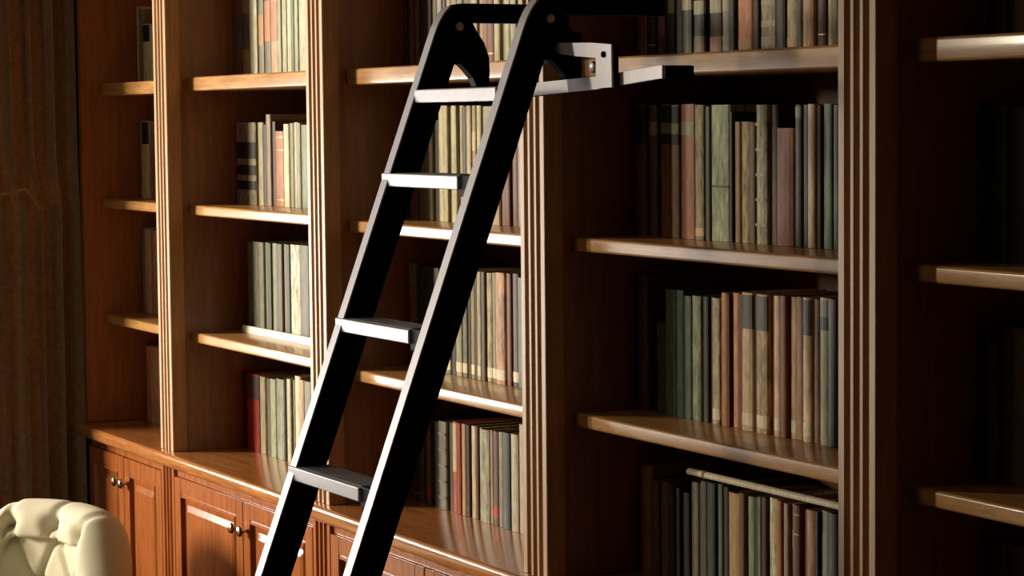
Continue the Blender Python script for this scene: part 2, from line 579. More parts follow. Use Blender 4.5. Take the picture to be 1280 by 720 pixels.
# every row: bay, shelf, spine gain, pixel height where the edges were read, default top, then books
# (left, right, top or None, colour, features)
ROWS = [
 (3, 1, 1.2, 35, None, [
  (783, 793, 13, (70, 46, 28), ''), (793, 798, 10, (96, 36, 16), ''), (798, 811, 13, (104, 60, 36), ''), (811, 823, None, (30, 22, 16), 'G'),
  (823, 832, None, (104, 74, 64), 'B'), (832, 837, None, (40, 16, 8), ''), (837, 845, None, (56, 56, 48), 'tl'), (845, 855, None, (28, 26, 22), ''),
  (855, 869, None, (38, 42, 34), 'tl'), (870, 884, None, (40, 38, 28), 'tl,lo'), (886, 902, None, (44, 40, 32), 'tl,lo2'),
  (903, 913, None, (128, 124, 110), 'tl,mid'), (914, 921, None, (36, 40, 28), ''), (922, 941, None, (184, 120, 84), 'bt'), (941, 949, None, (44, 18, 8), ''),
  (950, 970, None, (128, 118, 92), 'M,bands'), (970, 983, None, (34, 24, 16), ''), (983, 998, None, (146, 128, 96), 'bt'), (998, 1006, None, (62, 46, 20), ''),
  (1006, 1021, None, (160, 130, 96), ''), (1021, 1033, None, (66, 36, 16), 'G'), (1033, 1040, None, (158, 148, 110), ''), (1040, 1048, None, (108, 94, 56), '')]),
 (3, 2, 1.2, 230, 130, [
  (781, 792, 131, (62, 40, 24), 'td'), (792, 811, 130, (76, 46, 26), 'td'), (812, 822, 131, (66, 50, 32), 'tm'), (822, 827, 134, (22, 16, 12), ''),
  (828, 840, 130, (116, 68, 36), 'tdm'), (840, 853, 131, (96, 72, 42), 'tdm'), (854, 872, 130, (120, 70, 38), 'tm'), (872, 884, 131, (104, 94, 66), 'M,bt'),
  (884, 890, 133, (44, 52, 34), ''), (890, 914, 131, (116, 122, 88), 'M,line'), (914, 918, 140, (26, 20, 14), ''), (919, 926, 152, (118, 88, 58), ''),
  (926, 938, 152, (134, 116, 76), 'M'), (938, 946, 153, (80, 58, 34), ''), (947, 962, 131, (126, 118, 88), 'M,B'), (962, 972, 131, (48, 28, 16), ''),
  (973, 996, 160, (132, 74, 44), ''), (996, 1004, 131, (58, 62, 52), 'tp'), (1004, 1012, 131, (52, 46, 32), ''), (1013, 1022, 130, (160, 142, 112), ''),
  (1022, 1027, 132, (38, 34, 24), ''), (1027, 1033, 130, (130, 136, 106), ''), (1033, 1041, 130, (54, 80, 58), ''), (1041, 1048, 131, (54, 48, 30), '')]),
 (3, 3, 1.2, 450, 368, [
  (799, 811, 343, (74, 50, 38), 'B'), (821, 835, 403, (62, 58, 40), ''), (835, 848, 362, (92, 104, 80), ''), (848, 858, 363, (56, 74, 54), ''),
  (858, 868, 370, (72, 82, 62), ''), (868, 880, 370, (98, 104, 82), 'M'), (880, 887, 371, (42, 36, 24), ''), (887, 893, 371, (62, 50, 34), ''),
  (893, 903, 373, (142, 132, 106), 'M,wl'), (903, 911, 366, (150, 105, 70), ''), (911, 914, 368, (80, 40, 20), ''), (914, 923, 366, (166, 122, 86), ''),
  (923, 930, 368, (92, 52, 30), ''), (930, 945, 366, (166, 142, 108), 'ts,wl'), (945, 948, 369, (50, 30, 18), ''), (948, 963, 368, (142, 118, 90), 'ts,wl,M'),
  (963, 970, 370, (88, 48, 24), ''), (970, 978, 370, (176, 142, 106), 'wl'), (978, 986, 370, (98, 60, 34), ''), (986, 995, 371, (166, 136, 102), 'wl'),
  (995, 1005, 371, (122, 78, 46), ''), (1005, 1016, 372, (176, 152, 116), 'ts,wl'), (1016, 1024, 374, (112, 78, 48), ''), (1024, 1037, 372, (150, 146, 112), 'tg'),
  (1037, 1048, 374, (44, 44, 28), '')]),
 (3, 4, 1.2, 670, 605, [
  (800, 815, 581, (112, 84, 40), ''), (815, 826, 600, (74, 56, 26), ''), (828, 838, 602, (92, 70, 46), ''), (838, 845, 606, (54, 56, 42), ''),
  (845, 852, 610, (24, 24, 18), ''), (852, 860, 615, (48, 54, 44), ''), (863, 872, 602, (98, 90, 74), ''), (872, 878, 604, (34, 28, 20), ''),
  (878, 886, 602, (66, 60, 44), ''), (886, 897, 604, (46, 50, 38), ''), (897, 903, 605, (72, 84, 72), ''), (903, 910, 608, (36, 32, 22), ''),
  (911, 926, 616, (152, 122, 88), ''), (926, 933, 617, (102, 76, 46), ''), (933, 942, 620, (122, 126, 102), ''), (942, 949, 622, (40, 48, 32), ''),
  (949, 953, 622, (112, 102, 86), ''), (953, 960, 622, (50, 28, 18), ''), (960, 971, 622, (186, 162, 118), 'M,L'), (971, 978, 626, (142, 92, 56), ''),
  (978, 982, 628, (88, 32, 22), ''), (982, 988, 630, (132, 108, 92), ''), (988, 994, 630, (166, 136, 102), 'L'), (994, 1003, 632, (74, 34, 14), 'G'),
  (1003, 1010, 636, (122, 86, 56), ''), (1010, 1021, 638, (142, 102, 74), ''), (1021, 1025, 640, (34, 30, 22), ''), (1025, 1036, 638, (112, 112, 90), 'lw'),
  (1036, 1048, 642, (36, 38, 26), '')]),
 (2, 1, 0.9, 45, None, [
  (486, 494, None, (44, 36, 24), ''), (494, 500, None, (50, 36, 24), ''), (500, 506, None, (64, 44, 28), ''), (506, 511, None, (84, 54, 34), ''),
  (511, 517, None, (112, 66, 40), ''), (517, 524, None, (112, 86, 56), ''), (524, 530, None, (46, 34, 26), ''), (531, 536, None, (64, 62, 64), ''),
  (536, 541, None, (112, 98, 82), ''), (541, 546, None, (146, 138, 116), ''), (546, 553, None, (152, 152, 132), ''), (553, 557, None, (60, 56, 44), ''),
  (557, 563, None, (158, 146, 118), ''), (563, 571, None, (168, 144, 118), ''), (571, 579, None, (150, 140, 112), ''), (579, 588, None, (112, 92, 66), ''),
  (588, 598, None, (176, 160, 126), ''), (598, 604, None, (174, 144, 112), ''), (604, 610, None, (146, 92, 60), ''), (610, 620, None, (122, 62, 38), 'G'),
  (620, 628, None, (192, 178, 138), ''), (628, 633, None, (120, 112, 78), ''), (633, 640, None, (190, 178, 140), ''), (640, 648, None, (176, 168, 136), '')]),
 (2, 2, 0.9, 210, 134, [
  (488, 502, 134, (76, 46, 40), ''), (505, 515, 140, (52, 36, 26), ''), (515, 524, 150, (104, 74, 48), ''), (524, 533, 165, (114, 100, 72), ''),
  (533, 543, 156, (132, 118, 88), ''), (543, 549, 150, (52, 44, 30), ''), (549, 557, 132, (200, 186, 150), ''), (557, 563, 132, (188, 174, 136), ''),
  (563, 567, 134, (108, 102, 70), ''), (567, 574, 132, (196, 184, 146), ''), (574, 580, 132, (172, 162, 124), ''), (580, 586, 133, (86, 80, 52), ''),
  (586, 592, 132, (196, 182, 146), ''), (592, 597, 132, (176, 146, 106), 'L'), (597, 603, 132, (190, 178, 142), ''), (603, 615, 133, (156, 150, 116), ''),
  (615, 627, 133, (196, 168, 128), ''), (627, 633, 134, (122, 70, 42), ''), (633, 640, 134, (104, 56, 32), ''), (640, 648, 135, (98, 54, 30), '')]),
 (2, 3, 0.9, 400, 338, [
  (502, 520, 328, (128, 76, 42), 'tb'), (520, 530, 332, (48, 38, 28), ''), (530, 537, 333, (56, 54, 50), ''), (537, 544, 334, (76, 66, 58), ''),
  (544, 551, 335, (92, 84, 66), ''), (551, 558, 336, (112, 106, 88), 'wl'), (558, 566, 337, (124, 124, 98), 'wl'), (566, 572, 338, (60, 58, 44), ''),
  (572, 580, 338, (168, 162, 132), 'wl'), (580, 586, 339, (118, 120, 98), 'wl'), (586, 590, 339, (48, 44, 32), ''), (590, 595, 339, (164, 138, 102), 'wl'),
  (595, 599, 340, (54, 46, 32), ''), (599, 604, 340, (182, 168, 128), 'wl'), (604, 609, 340, (84, 76, 50), ''), (609, 616, 341, (172, 152, 116), 'wl,M'),
  (616, 622, 341, (138, 126, 92), 'wl'), (622, 634, 341, (186, 138, 102), 'wl,M'), (634, 640, 342, (118, 68, 42), ''), (640, 648, 342, (82, 66, 50), 'wl')]),
 (2, 4, 0.9, 590, 530, [
  (508, 516, 522, (66, 34, 20), 'G'), (516, 525, 522, (60, 32, 18), 'G'), (525, 531, 522, (84, 72, 58), ''), (531, 535, 523, (40, 30, 24), ''),
  (535, 540, 524, (104, 92, 78), 'rl'), (540, 551, 526, (54, 38, 30), ''), (551, 561, 527, (118, 114, 100), 'B'), (561, 566, 528, (64, 62, 46), ''),
  (566, 572, 527, (170, 84, 52), 'cu'), (572, 578, 529, (146, 52, 34), ''), (578, 583, 530, (182, 142, 102), ''), (583, 588, 531, (58, 36, 28), ''),
  (588, 594, 532, (206, 186, 146), ''), (594, 598, 533, (84, 50, 40), ''), (598, 601, 534, (196, 178, 140), ''), (601, 614, 537, (154, 148, 122), 'M'),
  (614, 617, 538, (176, 134, 98), ''), (617, 624, 539, (84, 68, 62), 'rl'), (624, 630, 540, (144, 128, 106), ''), (630, 640, 541, (56, 58, 50), ''),
  (640, 650, 543, (172, 162, 132), '')]),
 (1, 1, 0.86, 45, None, [
  (294, 303, None, (126, 90, 64), 'ug'), (303, 311, None, (178, 148, 108), 'ug'), (311, 318, None, (148, 142, 112), ''), (318, 323, None, (166, 166, 130), ''),
  (323, 330, None, (118, 110, 92), 'ub'), (330, 338, None, (112, 104, 88), 'uo'), (338, 347, None, (190, 152, 116), 'uo'), (347, 352, None, (150, 155, 126), ''),
  (352, 358, None, (166, 166, 136), ''), (358, 365, None, (186, 190, 156), ''), (365, 369, None, (92, 98, 78), ''), (369, 374, None, (162, 166, 136), ''),
  (374, 384, None, (180, 180, 150), '')]),
 (1, 2, 0.86, 215, 154, [
  (295, 309, 153, (156, 140, 116), 'st,M'), (309, 322, 153, (160, 146, 120), 'st,M'), (322, 329, 153, (162, 152, 116), ''), (329, 334, 156, (58, 40, 28), ''),
  (334, 340, 143, (142, 118, 92), ''), (340, 344, 152, (60, 38, 26), ''), (344, 355, 164, (164, 102, 66), 'G'), (355, 362, 155, (204, 196, 150), ''),
  (362, 367, 154, (122, 116, 86), ''), (367, 373, 153, (172, 168, 132), ''), (373, 379, 154, (138, 134, 104), ''), (379, 388, 156, (120, 126, 100), '')]),
 (1, 3, 0.86, 360, 304, [
  (310, 316, 302, (112, 114, 92), ''), (316, 324, 302, (132, 134, 110), ''), (324, 331, 303, (116, 116, 96), ''), (331, 336, 303, (128, 130, 108), ''),
  (336, 341, 304, (78, 80, 62), ''), (341, 347, 304, (128, 130, 106), ''), (347, 354, 305, (90, 80, 58), ''), (354, 359, 305, (114, 96, 78), ''),
  (359, 364, 306, (58, 52, 40), ''), (364, 377, 306, (182, 178, 152), 'M'), (377, 389, 307, (98, 92, 72), '')]),
 (1, 4, 0.86, 520, 470, [
  (293, 302, 463, (138, 40, 30), 'ud'), (302, 311, 466, (72, 24, 20), ''), (311, 326, 468, (172, 40, 30), 'ud'), (327, 334, 471, (152, 138, 106), ''),
  (334, 340, 473, (84, 76, 52), ''), (340, 347, 474, (146, 150, 120), ''), (347, 357, 474, (118, 126, 96), 'M'), (357, 361, 475, (62, 58, 40), ''),
  (361, 366, 474, (176, 166, 130), ''), (366, 369, 475, (90, 76, 54), ''), (369, 376, 470, (200, 186, 146), ''), (376, 382, 475, (166, 140, 104), ''),
  (382, 391, 477, (128, 118, 96), '')]),
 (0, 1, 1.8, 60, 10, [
  (167, 174, 8, (120, 112, 90), ''), (174, 180, 12, (70, 62, 46), ''), (180, 188, 30, (112, 110, 86), 'td'), (188, 197, 30, (120, 116, 88), '')]),
 (0, 2, 1.8, 205, 152, [
  (168, 174, 154, (112, 98, 80), ''), (174, 180, 152, (94, 82, 66), ''), (180, 188, 151, (110, 100, 78), 'td'), (188, 198, 152, (84, 62, 50), '')]),
 (0, 3, 1.8, 340, 285, [
  (169, 176, 284, (120, 116, 100), ''), (176, 183, 287, (62, 62, 52), ''), (183, 190, 287, (100, 84, 62), ''), (190, 200, 288, (106, 80, 62), '')]),
 (0, 4, 1.8, 480, 432, [
  (168, 176, 431, (76, 74, 66), ''), (176, 184, 432, (60, 54, 46), ''), (184, 191, 433, (112, 70, 48), ''), (191, 201, 434, (106, 84, 68), '')]),
 (4, 1, 1.1, 20, None, [
  (1192, 1204, None, (60, 44, 30), ''), (1205, 1215, None, (70, 52, 34), ''), (1215, 1224, None, (96, 82, 56), ''), (1225, 1242, None, (48, 38, 28), ''),
  (1243, 1260, None, (98, 78, 52), ''), (1261, 1270, None, (44, 38, 28), ''), (1270, 1284, None, (90, 84, 60), '')]),
 (4, 2, 1.1, 240, 132, [
  (1188, 1202, 132, (84, 52, 32), ''), (1203, 1222, 132, (92, 80, 54), 'L'), (1222, 1242, 136, (30, 28, 24), ''), (1242, 1261, 132, (72, 98, 98), ''),
  (1261, 1284, 134, (40, 34, 28), '')]),
 (4, 3, 1.1, 480, 405, [
  (1192, 1206, 404, (44, 34, 26), ''), (1207, 1219, 402, (50, 38, 28), ''), (1220, 1234, 404, (90, 50, 32), ''), (1235, 1249, 430, (106, 92, 66), ''),
  (1250, 1266, 408, (70, 44, 30), ''), (1267, 1286, 410, (78, 52, 36), '')]),
 (4, 4, 1.1, 700, 672, [
  (1194, 1208, 671, (92, 80, 60), ''), (1209, 1224, 674, (64, 60, 46), ''), (1225, 1242, 680, (52, 40, 32), ''), (1243, 1260, 678, (70, 56, 40), ''),
  (1261, 1286, 684, (58, 46, 38), '')]),
]

YBAY = {0: 0.205, 1: 0.228, 2: 0.236, 3: 0.228, 4: 0.225}
HDEF = {0: 0.30, 1: 0.30, 2: 0.31, 3: 0.31, 4: 0.31}
book_count = 0
BOOKTOP = {}
for (bay, s, gain, ym, ydef, books) in ROWS:
    z = shelf_z(bay, s) + 0.0006
    last = BAYX[bay][0] + 0.004
    right = BAYX[bay][1] - 0.01
    n = 0
    group = 'books on the %s, %s' % (ROW[s], WHERE[bay])
    bl = list(books)
    for (pa, pb, top, col, feat) in bl:
        n += 1
        yb = YBAY[bay] + random.uniform(-0.005, 0.006)
        A, B = on_y(pa, ym, YBAY[bay]), on_y(pb, ym, YBAY[bay])
        x0 = max(A.x, last)
        x1 = min(B.x, right)
        if x1 - x0 < 0.005:
            x1 = x0 + 0.006
        last = x1 + 0.0005
        zb = None
        if top is not None:
            h = on_y((pa + pb) / 2, top, yb).z - z
        else:
            h = HDEF[bay] + random.uniform(-0.03, 0.02)
        h = max(0.12, min(h, (shelf_z(bay, s - 1) - (T1 if s == 2 else T2) if s > 1 else TOP - 0.04) - z - 0.006))
        depth = random.uniform(0.17, 0.205)
        st = []
        f = feat.split(',')
        small = False
        for t in f:
            if t == 'M': st.append('M')
            elif t == 'B': st.append('B')
            elif t == 'G': st.append('G')
            elif t == 'L': st.append((0.62, 0.78, (200, 180, 140)))
            elif t == 'tl': st.append((0.30, 0.40, (176, 168, 140)))
            elif t == 'lo': st.append((0.01, 0.14, (120, 102, 80)))
            elif t == 'lo2': st.append((0.01, 0.13, (166, 128, 100)))
            elif t == 'mid': st.append((0.01, 0.13, (168, 160, 144)))
            elif t == 'bt': st.append((0.03, 0.09, (206, 170, 128)))
            elif t == 'bands': st += [(0.16, 0.20, (188, 176, 140)), (0.04, 0.10, (182, 170, 146)), (0.3, 0.36, (180, 170, 140))]
            elif t == 'td': st.append((0.70, 0.985, DK))
            elif t == 'tdm': st += [(0.70, 0.78, DK), (0.78, 0.86, (140, 132, 98)), (0.86, 0.985, DK)]
            elif t == 'tm': st.append((0.77, 0.87, (128, 124, 90)))
            elif t == 'line': st.append((0.395, 0.41, (50, 52, 36)))
            elif t == 'tp': st.append((0.91, 0.985, (140, 142, 114)))
            elif t == 'wl': st.append((0.04, 0.13, WH))
            elif t == 'ts': st.append((0.74, 0.985, (92, 92, 84)))
            elif t == 'tg': st += [(0.78, 0.87, (46, 62, 46)), (0.87, 0.985, (128, 132, 106))]
            elif t == 'lw': st.append((0.05, 0.80, (140, 138, 114)))
            elif t == 'tb': st.append((0.80, 0.98, (104, 84, 62)))
            elif t == 'rl': st.append((0.08, 0.20, (160, 48, 36)))
            elif t == 'cu': st.append((0.45, 0.98, (182, 164, 128)))
            elif t == 'ug': st.append((0.27, 0.62, (92, 86, 82)))
            elif t == 'ub': st.append((0.30, 0.6, (150, 112, 72)))
            elif t == 'uo': st.append((0.32, 0.7, (162, 104, 68)))
            elif t == 'st': st += [(0.56, 0.76, (34, 26, 24)), (0.36, 0.48, (30, 24, 22)), (0.18, 0.29, (28, 24, 22))]
            elif t == 'ud': st.append((0.68, 0.98, (74, 48, 42)))
        cn = cname(col)
        w = ''
        if any(t in ('tl', 'td', 'tdm', 'ts', 'tg', 'ud', 'tb') for t in f): w = 'dark topped ' if f[0] != 'tl' else 'pale labelled '
        elif 'wl' in f: w = 'white labelled '
        elif 'st' in f: w = 'black banded '
        elif 'B' in f or 'bands' in f: w = 'ribbed '
        elif 'G' in f: w = 'gilt lined '
        elif 'M' in f: w = 'mottled '
        elif x1 - x0 < 0.02: w = 'slim '
        elif x1 - x0 > 0.05: w = 'thick '
        lab = '%s%s book, %s from left, %s %s' % (w, cn, ORD[n], ROW[s], ('in ' if bay in (0, 4) else '') + WHERE[bay])
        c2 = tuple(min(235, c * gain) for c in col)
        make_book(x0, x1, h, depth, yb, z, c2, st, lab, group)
        BOOKTOP[(bay, s, n)] = (x0, x1, z + h)
        book_count += 1
    # two more books further along the row, past what the pilaster hides
    if bay in (1, 2, 3):
        for _ in range(2):
            if right - last < 0.05:
                break
            n += 1
            w = min(0.05, right - last - 0.004)
            col = random.choice([(150, 135, 105), (120, 85, 55), (86, 92, 70), (112, 64, 40)])
            lab = '%s book, %s from left, %s %s, next to the pilaster' % (cname(col), ORD[n], ROW[s], WHERE[bay])
            make_book(last, last + w, HDEF[bay] - 0.04, 0.19, YBAY[bay], z, col, [], lab, group)
            last += w + 0.001
            book_count += 1
print('books', book_count)

# a rolled chart lying along the tops of the bottom row, right of the ladder
RR = 0.0085
ZR0 = max(BOOKTOP[(3, 4, i)][2] for i in range(7, 27)) + 0.0005
A = on_y(856, 588, YBAY[3] + 0.0)
rc = thing('rolled_chart', 'thin rolled paper chart lying on top of the bottom row right of ladder', 'rolled paper', (A.x, YBAY[3] + 0.012, ZR0))
L = min(0.62, BAYX[3][1] - 0.02 - A.x)
prof = []
for k in range(41):                       # the sheet's spiral, seen end on
    a = 2 * pi * 2.6 * k / 40
    r = RR * (0.45 + 0.55 * k / 40)
    prof.append((r * math.cos(a), RR + r * math.sin(a)))
inn = []
for k in range(41):
    a = 2 * pi * 2.6 * k / 40
    r = RR * (0.45 + 0.55 * k / 40) - 0.0007
    inn.append((r * math.cos(a), RR + r * math.sin(a)))
obj('paper_roll', prism(NB(), prof + inn[::-1], 'x', 0, L), book_mat((206, 192, 160), 'paper'), rc, True)
bmx = lathe(NB(), [(RR + 0.0007, 0.06), (RR + 0.0012, 0.064), (RR + 0.0007, 0.068)], 16, (0, 0, RR), 'x')
obj('tie', bmx, CORD, rc, True)

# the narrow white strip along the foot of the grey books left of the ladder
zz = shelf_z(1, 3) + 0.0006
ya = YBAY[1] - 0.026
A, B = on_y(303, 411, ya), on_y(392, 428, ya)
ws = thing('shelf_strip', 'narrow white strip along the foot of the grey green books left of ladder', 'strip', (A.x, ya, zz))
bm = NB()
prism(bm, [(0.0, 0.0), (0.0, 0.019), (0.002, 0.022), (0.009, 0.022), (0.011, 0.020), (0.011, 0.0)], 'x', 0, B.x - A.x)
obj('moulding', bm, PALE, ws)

# ------------------------------------------------------------------ ladder
YT = -0.30
TR = on_y(650, 28, YT)          # upper end of the right stile's front edge
XRr = TR.x                      # left front edge of the right stile
BR = on_x(431, 720, XRr)
TL = on_x(522, 100, XRr - 0.45)
# the left stile: same lean, found from its own sight lines
def left_err(X):
    p, q = on_x(522, 100, X), on_x(318, 720, X)
    # distance in Y from the right stile's line at the same heights
    def yl(z): return TR.y + (z - TR.z) * (BR.y - TR.y) / (BR.z - TR.z)
    return (p.y - yl(p.z)) + (q.y - yl(q.z))
a, b = XRr - 0.8, XRr - 0.1
for _ in range(50):
    m = (a + b) / 2
    if left_err(a) * left_err(m) <= 0: b = m
    else: a = m
XLl = (a + b) / 2
print('ladder', XLl, XRr, TR, BR)
slope = (BR.y - TR.y) / (BR.z - TR.z)          # dY per dZ along the stile


def ly(z):
    return TR.y + (z - TR.z) * slope


ang = math.atan(slope)          # lean
SW, SD = 0.030, 0.060           # stile width (along wall) and depth
ybase = ly(0.0)
lad = thing('library_ladder', 'tall black metal library ladder with pale front edges leaning on the shelves', 'ladder', ((XLl + XRr) / 2, ybase, 0.0))
LO = Vector((-(XLl + XRr) / 2, -ybase, 0.0))


def lpart(name, bm, m, smooth=False, parent=None):
    bmesh.ops.translate(bm, verts=bm.verts[:], vec=LO)
    return obj(name, bm, m, parent or lad, smooth)


ZB = 2.045                      # where the bend into the top hook begins
HZ = on_x(600, 5.5, XLl).z        # upper edge of the horizontal hook
HT = 0.040


def stile_path():
    """front edge line from floor up, round the bend, back to the shelves; returns points and outward normals in (Y, Z)"""
    pts = [(ly(0.012), 0.012), (ly(ZB), ZB)]
    p0 = Vector((ly(ZB), ZB))
    d0 = Vector((slope, 1.0)).normalized()
    # quadratic bend towards the horizontal at height HZ
    c = p0 + d0 * ((HZ - ZB) / d0.y)
    e = c + Vector((0.038, 0.0))
    for k in range(1, 9):
        t = k / 8
        q = p0 * (1 - t) ** 2 + c * (2 * t * (1 - t)) + e * t * t
        pts.append((q.x, q.y))
    pts.append((0.012, HZ))
    return pts


PATH = stile_path()


def offset(pts, w):
    out = []
    for i, p in enumerate(pts):
        a = Vector(pts[max(i - 1, 0)])
        b = Vector(pts[min(i + 1, len(pts) - 1)])
        t = (b - a).normalized()
        nrm = Vector((t.y, -t.x))       # towards the wall and down
        ww = w if not callable(w) else w(i)
        out.append((p[0] + nrm.x * ww, p[1] + nrm.y * ww))
    return out


NP = len(PATH)
for X in (XLl, XRr):
    inner = offset(PATH, lambda i: SD if i < 2 else SD - (SD - HT) * min(1, (i - 1) / 8))
    bm = prism(NB(), PATH + inner[::-1], 'x', X, X + SW)
    st = lpart('stile', bm, BLACK)
    # pale metal facing on the front edge
    fp = PATH[:7]
    out_ = offset(PATH, -0.0035)[:7]
    inn_ = offset(PATH, 0.004)[:7]
    fs = lpart('front_strip', prism(NB(), out_ + inn_[::-1], 'x', X - 0.0006, X + SW * 0.93), STEEL, parent=st)
    fs['label'] = 'pale brushed metal strip facing the front edge'
    # rubber foot
    lpart('foot', box(NB(), X - 0.004, X + SW + 0.004, ly(0.0) - 0.008, ly(0.0) + 0.075, 0.0, 0.03, 0.004), RUBBER, parent=st)
    # hook housing under the bend
    hp = [(562, 24), (583, 28), (589, 40), (598, 54), (604, 72), (605, 90), (604, 106), (588, 108), (584, 98), (576, 88), (568, 80), (548, 84), (540, 60)]
    poly = []
    for (px, py) in hp:
        q = on_x(px, py, XLl)
        poly.append((q.y, q.z))
    hk = lpart('roller_housing', prism(NB(), poly, 'x', X + 0.003, X + SW - 0.003), BLACK)
    q = on_x(566, 34, XLl)
    lpart('bolt', lathe(NB(), [(0.009, X + SW - 0.004), (0.009, X + SW + 0.003), (0.006, X + SW + 0.005)], 14, (0, q.y, q.z), 'x'), STEEL, True, hk)
    q = on_x(594, 92, XLl)
    lpart('roller', lathe(NB(), [(0.016, X - 0.003), (0.018, X + 0.004), (0.018, X + SW - 0.004), (0.016, X + SW + 0.003)], 18, (0, q.y, q.z), 'x'), BLACK, True, hk)

# treads
def at_front(px, py, X):
    return on_x(px, py, X)
tz = [on_x(357, 583, XLl).z, on_x(417, 398, XLl).z, on_x(478, 217, XLl).z, on_x(545, 113, XLl).z]
step = (tz[2] - tz[0]) / 2
alltz = tz + [tz[0] - step * k for k in (1, 2) if tz[0] - step * k > 0.08]
for i, z in enumerate(alltz):
    y = ly(z) - 0.004
    x1 = XRr - 0.002
    last = XRr - (0.045 if i < 4 else 0.045)
    xe = XRr - 0.002 if i == 3 else last
    t = lpart('tread', box(NB(), XLl - 0.002 + (SW if i == 3 else 0), x1, y + 0.003, y + 0.078, z - 0.024, z - 0.001, 0.002), BLACK)
    # ribbed mat on top, pale nosing in front
    bm = NB()
    for k in range(7):
        yy = y + 0.010 + k * 0.0095
        box(bm, XLl + SW + 0.002, x1 - 0.004, yy, yy + 0.0065, z - 0.0012, z + 0.002)
    box(bm, XLl + SW + 0.001, x1 - 0.003, y + 0.008, y + 0.076, z - 0.0014, z + 0.0006)
    lpart('tread_mat', bm, RUBBER, parent=t)['label'] = 'grey ribbed rubber mat'
    lpart('nosing', box(NB(), XLl - 0.003 + (SW if i == 3 else 0), xe, y - 0.004, y + 0.010, z - 0.026, z + 0.001, 0.002), STEEL, parent=t)['label'] = 'pale metal nosing'
    if i != 3:
        lpart('tread_bracket', box(NB(), xe - 0.002, XRr + 0.001, y + 0.001, y + 0.03, z - 0.040, z + 0.004, 0.003), BLACK, parent=t)

# guide bar and its bracket beside the right stile
YG = YT + 0.075
p0, p1, p2 = on_y(640, 114.5, YG), on_y(745, 103.5, YG), on_y(828, 89.5, YG)
bm = NB()
hh = 0.0128
for dy in (0,):
    up = [(p0.x, p0.z + hh), (p1.x, p1.z + hh * 0.95), (p2.x, p2.z + hh * 0.9)]
    dn = [(p2.x, p2.z - hh * 0.9), (p1.x, p1.z - hh * 0.95), (p0.x, p0.z - hh)]
    prism(bm, up + dn, 'y', YG, YG + 0.004)
    bk2 = prism(NB(), up + dn, 'y', YG + 0.0041, YG + 0.026)
gb = lpart('guide_bar', bm, STEEL)
lpart('bar_shade_core', bk2, BLACK, parent=gb)['label'] = 'black core giving the pale bar shaded sides'  # black body colours the bar's sides and underside as shade
gb['label'] = 'pale flat metal bar reaching right from the stile'
cap = [(p2.x, p2.z + hh * 0.9), (p2.x + 0.012, p2.z + 0.01), (p2.x + 0.012, p2.z - 0.012), (p2.x, p2.z - hh * 0.9)]
lpart('end_cap', prism(NB(), cap, 'y', YG - 0.001, YG + 0.06), BLACK, parent=gb)
YH = YG - 0.012
bp = [(695, 57), (699, 53.5), (742, 53.5), (766, 55.5), (767, 109), (747, 110.5), (747, 72.5), (720, 70), (699, 67), (695, 63)]
poly = [(lambda q: (q.x, q.z))(on_y(px, py, YH)) for px, py in bp]
hb = lpart('hook_bracket', prism(NB(), poly, 'y', YH - 0.004, YH), STEEL)
lpart('bracket_shade_core', prism(NB(), [p for p in poly], 'y', YH + 0.0001, YH + 0.0118), BLACK, parent=hb)['label'] = 'black core giving the pale bar shaded sides'  # black body, the bracket's unlit side put into the colour
hb['label'] = 'pale L shaped metal bracket hooked over the bar'
bmx = NB()
q = on_y(757, 68, YH)
lathe(bmx, [(0.006, YH - 0.003), (0.006, YH - 0.007), (0.003, YH - 0.009)], 12, (q.x, 0, q.z), 'y')
lpart('bolt', bmx, BLACK, True, hb)
q = on_y(741, 84, YH)
bmx = lathe(NB(), [(0.010, YH + 0.012), (0.012, YH + 0.002), (0.010, YH - 0.004), (0.005, YH - 0.006)], 14, (q.x, 0, q.z), 'y')
lpart('roller', bmx, STEEL, True, hb)
# arm that carries the bracket from the right stile's housing
qa, qb = on_y(668, 62, YH), on_y(702, 60, YH)
lpart('bracket_arm', box(NB(), min(qa.x, XRr + SW - 0.002), qb.x + 0.01, YH + 0.0118, YH + 0.04, qb.z - 0.03, qb.z + 0.03, 0.003), BLACK)

# ------------------------------------------------------------------ curtain
XCU = X_WALL + 0.135
ct = thing('curtain', 'long dark brown curtain hanging in folds left of the bookcases', 'curtain', (XCU, -0.15, 0.03))
Ycl = -0.52
print('curtain edge', Ycl)
bm = NB()
Yr = 0.03
zs = [0.02 + (3.40 - 0.02) * i / 60 for i in range(61)]
NU = 150
ztie = on_x(20, 240, XCU).z
rows = []
for z in zs:
    g = math.exp(-((z - ztie) / 0.10) ** 2)
    below = 1 / (1 + math.exp((z - ztie) / 0.03))
    yl0 = -0.62 + (Ycl + 0.62) * below + 0.03 * g
    row = []
    for i in range(NU + 1):
        u = i / NU
        y = yl0 + (Yr - yl0) * u
        ph = u * (0.42 if z > 9 else 1.0) * 8.5
        a = 0.022 * math.sin(2 * pi * ph) + 0.010 * math.sin(2 * pi * ph * 0.37 + 1.3 + z * 0.4) + 0.006 * math.sin(2 * pi * ph * 2.1 + z * 0.8)
        a *= 1 - 0.45 * g
        y += 0.008 * math.sin(2 * pi * ph + 1.0)
        row.append((XCU + a + 0.012 * g, y, z))
    rows.append(row)
V = [[bm.verts.new(v) for v in r] for r in rows]
V2 = [[bm.verts.new((v[0] - 0.004, v[1], v[2])) for v in r] for r in rows]
for j in range(len(zs) - 1):
    for i in range(NU):
        bm.faces.new((V[j][i], V[j][i + 1], V[j + 1][i + 1], V[j + 1][i]))
        bm.faces.new((V2[j][i], V2[j + 1][i], V2[j + 1][i + 1], V2[j][i + 1]))
